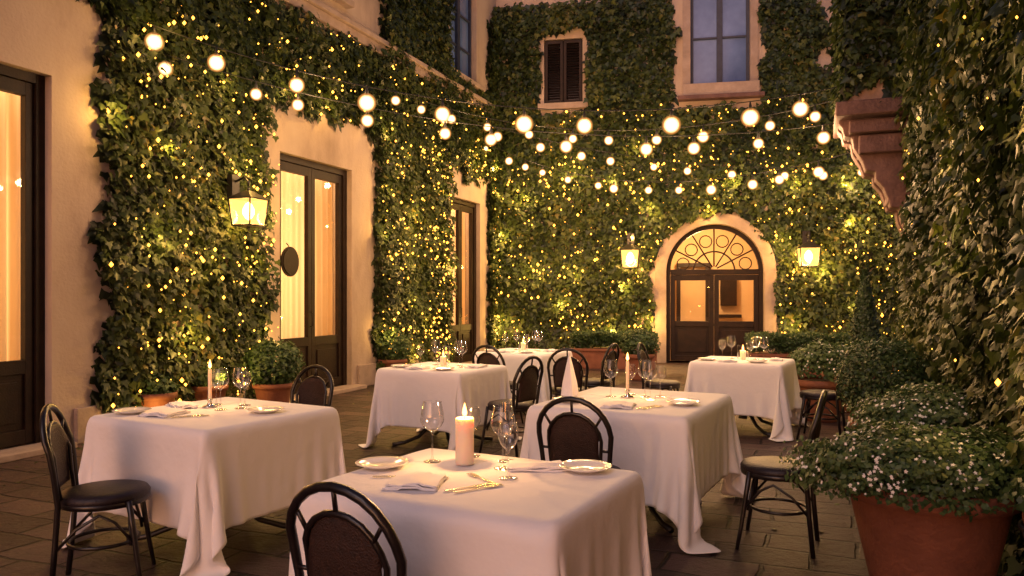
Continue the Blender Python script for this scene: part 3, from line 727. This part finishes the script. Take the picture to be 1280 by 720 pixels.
mb.add(vs,fs,0,True); NS=mb.mesh('standing_napkin',[M_linen])
ZT=.7585
def put(name,me,T,x,y,rot=0,z=ZT):
    M,A,B=T; M2=M@Matrix.Translation((x,y,z))@Matrix.Rotation(math.radians(rot),4,'Z'); return mkobj(name,me,None,M2)
def candle(T,x,y,r,h,holder=False,power=2.0,jar=False):
    M,A,B=T; e=empty('pillar_candle' if r>.025 else 'taper_candle',mat=M@Matrix.Translation((x,y,ZT)))
    z0=0
    if holder:
        hm=MB(); hm.lathe([(.001,.0),(.045,.0),(.046,.006),(.02,.012),(.012,.03),(.018,.045),(.016,.05),(r,.05)],(0,0,0),24); hm.obj('candle_holder',[M_silver],e); z0=.045
    w=MB(); w.lathe([(r,z0),(r,z0+h-.004),(r*.9,z0+h),(r*.55,z0+h-.006),(.0005,z0+h-.008)],(0,0,0),28); w.tube([(0,0,z0+h-.01),(.001,0,z0+h+.008)],.0015,6,1)
    w.obj('wax_body',[M_wax,M_cable],e)
    f=MB(); f.lathe([(.0005,.0),(.007,.006),(.0105,.016),(.008,.030),(.004,.046),(.0003,.058)],(0,0,z0+h+.004),14); f.obj('flame',[M_flame],e)
    light('flame_light','POINT',(0,0,z0+h+.075),power,(1,.48,.16),e,size=.012)
    if jar:
        g=MB(); g.lathe([(.055,0),(.06,.01),(.06,h+.06)],(0,0,0),28); g.obj('glass_hurricane',[M_wine],e)
candle(T1,-.15,.16,.038,.19,False,8)
put('wine_glass',G1,T1,-.29,.13); put('wine_glass',G1,T1,.03,.16); put('wine_glass',G2,T1,-.20,.30); put('wine_glass',G2,T1,.13,.02); put('champagne_flute',G3,T1,-.02,.28)
put('bread_plate',PS,T1,-.42,-.04); put('bread_plate',PS,T1,.33,.29)
put('folded_napkin',NK2,T1,-.14,-.20,20); put('table_knife',KN,T1,.02,-.25,-28); put('table_fork',FK,T1,.06,-.25,-28); put('table_knife',KN,T1,-.34,-.20,-60); put('table_fork',FK,T1,.14,.22,-50)
put('table_fork',FK,T1,.13,-.08,60); put('folded_napkin',NK,T1,.14,.24,-60)
candle(T2,-.16,.07,.011,.19,True,7)
for x,y,g in ((.0,.02,G1),(.06,.12,G1),(-.20,.15,G2),(-.02,.22,G2)): put('wine_glass',g,T2,x,y)
put('bread_plate',PS,T2,.30,.10); put('folded_napkin',NK2,T2,-.15,-.25,12); put('table_knife',KN,T2,-.02,-.35,-30); put('table_fork',FK,T2,.02,-.33,-32); put('folded_napkin',NK,T2,-.33,.0,70); put('bread_plate',PS,T2,-.36,-.32)
candle(T3,-.07,.05,.011,.20,True,7)
for x,y,g in ((-.18,.02,G1),(.03,.12,G1),(.10,.02,G1),(.12,.18,G2),(-.10,.20,G2)): put('wine_glass',g,T3,x,y)
put('bread_plate',PS,T3,.36,-.12); put('bread_plate',PS,T3,-.34,-.34); put('folded_napkin',NK2,T3,.02,-.38,10); put('standing_napkin',NS,T3,-.46,-.05); put('table_knife',KN,T3,.16,-.44,-20); put('table_fork',FK,T3,.20,-.44,-20); put('folded_napkin',NK,T3,.30,.1,40)
for T in (T4,T5,T6):
    candle(T,0,0,.030,.10,False,6,True)
    for x,y,g in ((-.14,.08,G1),(.12,.1,G1),(.1,-.1,G2),(-.2,-.1,G2),(.22,.0,G1)): put('wine_glass',g,T,x,y)
    put('bread_plate',PS,T,-.32,-.25); put('bread_plate',PS,T,.2,-.3); put('folded_napkin',NK2,T,-.1,-.3,8); put('folded_napkin',NK,T,.33,.1,8)

# ---------------------------------------------------------------- plants
def ell_leaves(name,c,R,n,size,mat,parent,top=False,simple=True,lump=.12,seed=0):
    d=rng.normal(0,1,(n,3)); d/=np.linalg.norm(d,axis=1,keepdims=True)
    if top: d[:,2]=np.where(d[:,2]<-.35,-d[:,2],d[:,2])
    rad=rng.uniform(.35,1,n)**.35*(1+lump*ns(d[:,0]*4+seed,d[:,1]*4+d[:,2]*3,seed)+rng.normal(0,.04,n))
    p=np.array(c)+d*np.array(R)*rad[:,None]
    nor=d+rng.normal(0,.5,(n,3))+np.array([0,0,.3]); tip=rng.normal(0,1,(n,3))+d*.5
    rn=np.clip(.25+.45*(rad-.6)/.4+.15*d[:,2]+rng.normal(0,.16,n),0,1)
    return leaves(name,p,nor,tip,size*rng.uniform(.6,1.3,n),rn,mat,parent,simple)
def flowers(c,R,n,size,parent,seed):
    d=rng.normal(0,1,(n,3)); d[:,2]=np.abs(d[:,2])*.9-.15; d/=np.linalg.norm(d,axis=1,keepdims=True)
    keep=ns(d[:,0]*6+seed,d[:,1]*6,seed)>-.15; d=d[keep]; n=len(d)
    p=np.array(c)+d*np.array(R)*(1.03+.2*ns(d[:,0]*4+seed,d[:,1]*4+d[:,2]*3,seed))[:,None]
    pos=[];nor=[];tip=[]
    for i in range(n):
        nn=Vector(d[i]+rng.normal(0,.3,3)).normalized(); t=nn.orthogonal().normalized(); b=nn.cross(t)
        for k in range(5):
            a=k*2*math.pi/5; pos.append(p[i]); nor.append(nn); tip.append(t*math.cos(a)+b*math.sin(a))
    pos=np.array(pos);nor=np.array(nor);tip=np.array(tip); m=len(pos)
    leaves('flowers',pos,nor,tip,np.repeat(size*rng.uniform(.6,1.2,n),5),rng.uniform(0,1,m),M_petal,parent,True)
def pot(parent,c,rt,h,rb=None,seg=40,z0=0):
    rb=rb or rt*.68; mb=MB()
    mb.lathe([(.001,z0),(rb,z0),(rb*1.02,z0+.03),(rt*.93,z0+h*.82),(rt*.94,z0+h*.83),(rt*1.03,z0+h*.84),(rt*1.05,z0+h*.9),(rt*1.04,z0+h),(rt*.96,z0+h),(rt*.93,z0+h*.93)],(c[0],c[1],0),seg,0)
    mb.lathe([(rt*.94,z0+h*.93),(.001,z0+h*.95)],(c[0],c[1],0),seg,1)
    return mb.obj('terracotta_pot',[M_terra,M_soil],parent)
def flowerpot(x,y,rt,h,R,cz,nl,ls,nf,fs,seed=1,name='white_flower_planter',mat=None):
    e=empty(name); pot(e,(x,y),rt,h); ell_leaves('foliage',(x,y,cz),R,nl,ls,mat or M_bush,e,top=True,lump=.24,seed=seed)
    if nf: flowers((x,y,cz),R,nf,fs,e,seed)
    return e
flowerpot(2.08,3.8,.39,.54,(.62,.46,.22),.57,12000,.033,900,.0105,1)
flowerpot(2.95,5.15,.34,.52,(.58,.48,.24),.59,9000,.036,800,.0115,5)
flowerpot(3.62,8.9,.30,.48,(.36,.36,.28),.62,2600,.05,200,.014,9)
flowerpot(4.25,9.6,.3,.5,(.4,.4,.25),.6,2200,.05,100,.014,12)
e=empty('boxwood_ball'); pot(e,(3.18,6.5),.27,.40); ell_leaves('foliage',(3.18,6.5,.74),(.39,.39,.36),9000,.032,M_box,e,lump=.05)
mb=MB(); mb.tube([(3.18,6.5,.36),(3.18,6.5,.7)],[.03,.02],8); mb.obj('trunk',[M_wood],e)
def boxplanter(x,y,w,d,h,hh,ang,seed):
    M=Matrix.Translation((x,y,0))@Matrix.Rotation(ang,4,'Z'); e=empty('hedge_planter',mat=M)
    mb=MB(); mb.box((-w/2,-d/2,0),(w/2,d/2,h*.86)); mb.box((-w/2-.03,-d/2-.03,h*.862),(w/2+.03,d/2+.03,h)); mb.obj('terracotta_box',[M_terra],e,bevel=.012)
    n=int(w*9000*.55); p=np.stack([rng.uniform(-w/2,w/2,n),rng.uniform(-d/2,d/2,n),h+hh*rng.uniform(0,1,n)**.5],1)
    p[:,2]+=.06*ns(p[:,0]*4,p[:,1]*4,seed); p[:,1]+=.05*ns(p[:,0]*5,p[:,2]*6,seed)
    nor=rng.normal(0,.6,(n,3))+np.array([0,-.4,.6]); leaves('hedge_foliage',p,nor,rng.normal(0,1,(n,3)),.05*rng.uniform(.6,1.3,n),np.clip((p[:,2]-h)/hh*.7+rng.normal(0,.2,n),0,1),M_bush,e,True)
boxplanter(5.35,13.6,2.2,.55,.42,.34,-.2,2)
boxplanter(2.05,15.3,1.7,.5,.40,.32,-.2,4)
boxplanter(6.3,12.0,1.6,.5,.40,.30,1.1,7)
# topiary cone
tx,ty=4.62,9.95
e=empty('cypress_topiary'); pot(e,(tx,ty),.26,.42)
n=9000; hh=rng.uniform(0,1,n)**1.3; an=rng.uniform(0,2*math.pi,n); rr=.26*(1-hh)**.7*(1+.08*np.sin(an*5+hh*9))*rng.uniform(.7,1.03,n)
d=np.stack([np.cos(an),np.sin(an),np.full(n,.4)],1); p=np.stack([tx+rr*np.cos(an),ty+rr*np.sin(an),.42+hh*1.35],1)
leaves('foliage',p,d+rng.normal(0,.4,(n,3)),rng.normal(0,.4,(n,3))+np.array([0,0,1]),.045*rng.uniform(.6,1.2,n),rng.uniform(0,.7,n),M_box,e,True)
mb=MB(); mb.tube([(tx,ty,.38),(tx,ty,1.2)],[.03,.012],8); mb.obj('trunk',[M_wood],e)
def bush(x,y,rt,h,R,cz,n=2600,mat=None):
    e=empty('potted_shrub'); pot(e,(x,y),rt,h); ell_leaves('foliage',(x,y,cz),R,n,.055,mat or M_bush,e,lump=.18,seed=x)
bush(-2.95,9.4,.24,.38,(.36,.34,.30),.62)
bush(-3.9,8.3,.22,.40,(.22,.22,.14),.48,900)
bush(-3.6,9.0,.22,.40,(.22,.22,.14),.48,900)
bush(-2.0,12.7,.24,.4,(.3,.3,.3),.62,1800)
bush(2.2,13.2,.26,.45,(.34,.34,.26),.62,1800,M_box)
e=empty('iron_plant_stand'); mb=MB(); cx,cy=2.28,3.05
for k in range(4):
    a=math.pi/4+k*math.pi/2; mb.tube([(cx+.2*math.cos(a),cy+.2*math.sin(a),.5),(cx+.13*math.cos(a),cy+.13*math.sin(a),.25),(cx+.22*math.cos(a),cy+.22*math.sin(a),0)],.01,7)
for z,q in ((.5,.2),(.25,.13)): mb.tube([(cx+q*math.cos(a),cy+q*math.sin(a),z) for a in np.linspace(0,2*math.pi,25)[:-1]],.01,6,closed=True)
mb.obj('stand',[M_iron],e); pot(e,(cx,cy),.185,.30,z0=.26)
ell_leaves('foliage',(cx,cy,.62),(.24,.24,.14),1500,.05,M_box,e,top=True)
# scattered fallen ivy leaves, mostly near the walls
n=420; yy=rng.uniform(2.5,15,n); sd=rng.uniform(0,1,n); off=rng.exponential(.45,n)+.1
xx=np.where(sd<.55,-7.28+.4*yy+off,1.14+.4*np.minimum(yy,9)-off)
p=np.stack([xx,yy,np.full(n,.006)],1); fl=leaves('fallen_leaves',p,rng.normal(0,.22,(n,3))+np.array([0,0,1]),rng.normal(0,1,(n,3)),.055*rng.uniform(.5,1.2,n),rng.uniform(.4,1,n),M_ivy)

# ---------------------------------------------------------------- world, sun, camera
w=bpy.data.worlds.new('World'); scene.world=w; w.use_nodes=True; nt=w.node_tree; nt.nodes.clear()
sky=nt.nodes.new('ShaderNodeTexSky'); sky.sky_type='NISHITA'; sky.sun_disc=False; sky.sun_elevation=math.radians(6); sky.sun_rotation=math.radians(200)
tint=nt.nodes.new('ShaderNodeMix'); tint.data_type='RGBA'; tint.blend_type='MULTIPLY'; tint.inputs[0].default_value=1; tint.inputs[7].default_value=(1.12,.80,1.0,1)
bg=nt.nodes.new('ShaderNodeBackground'); bg.inputs['Strength'].default_value=.185; o=nt.nodes.new('ShaderNodeOutputWorld')
nt.links.new(sky.outputs[0],tint.inputs[6]); nt.links.new(tint.outputs[2],bg.inputs[0]); nt.links.new(bg.outputs[0],o.inputs[0])
sl=bpy.data.lights.new('sun','SUN'); sl.energy=.6; sl.angle=math.radians(25); sl.color=(1,.72,.64)
so=bpy.data.objects.new('sun',sl); COL.objects.link(so); so.rotation_euler=Vector((.35,.75,-.75)).to_track_quat('-Z','Y').to_euler(); so.location=(0,-5,8)
cam=bpy.data.cameras.new('camera'); cam.lens=26.72; cam.sensor_width=36; cam.shift_y=.0078; cam.clip_end=500; cam.clip_start=.05
co=bpy.data.objects.new('camera',cam); COL.objects.link(co); co.location=(0,0,1.45); co.rotation_euler=(math.radians(90),0,0); scene.camera=co
scene.view_settings.view_transform='Standard'; scene.view_settings.look='None'; scene.view_settings.exposure=0
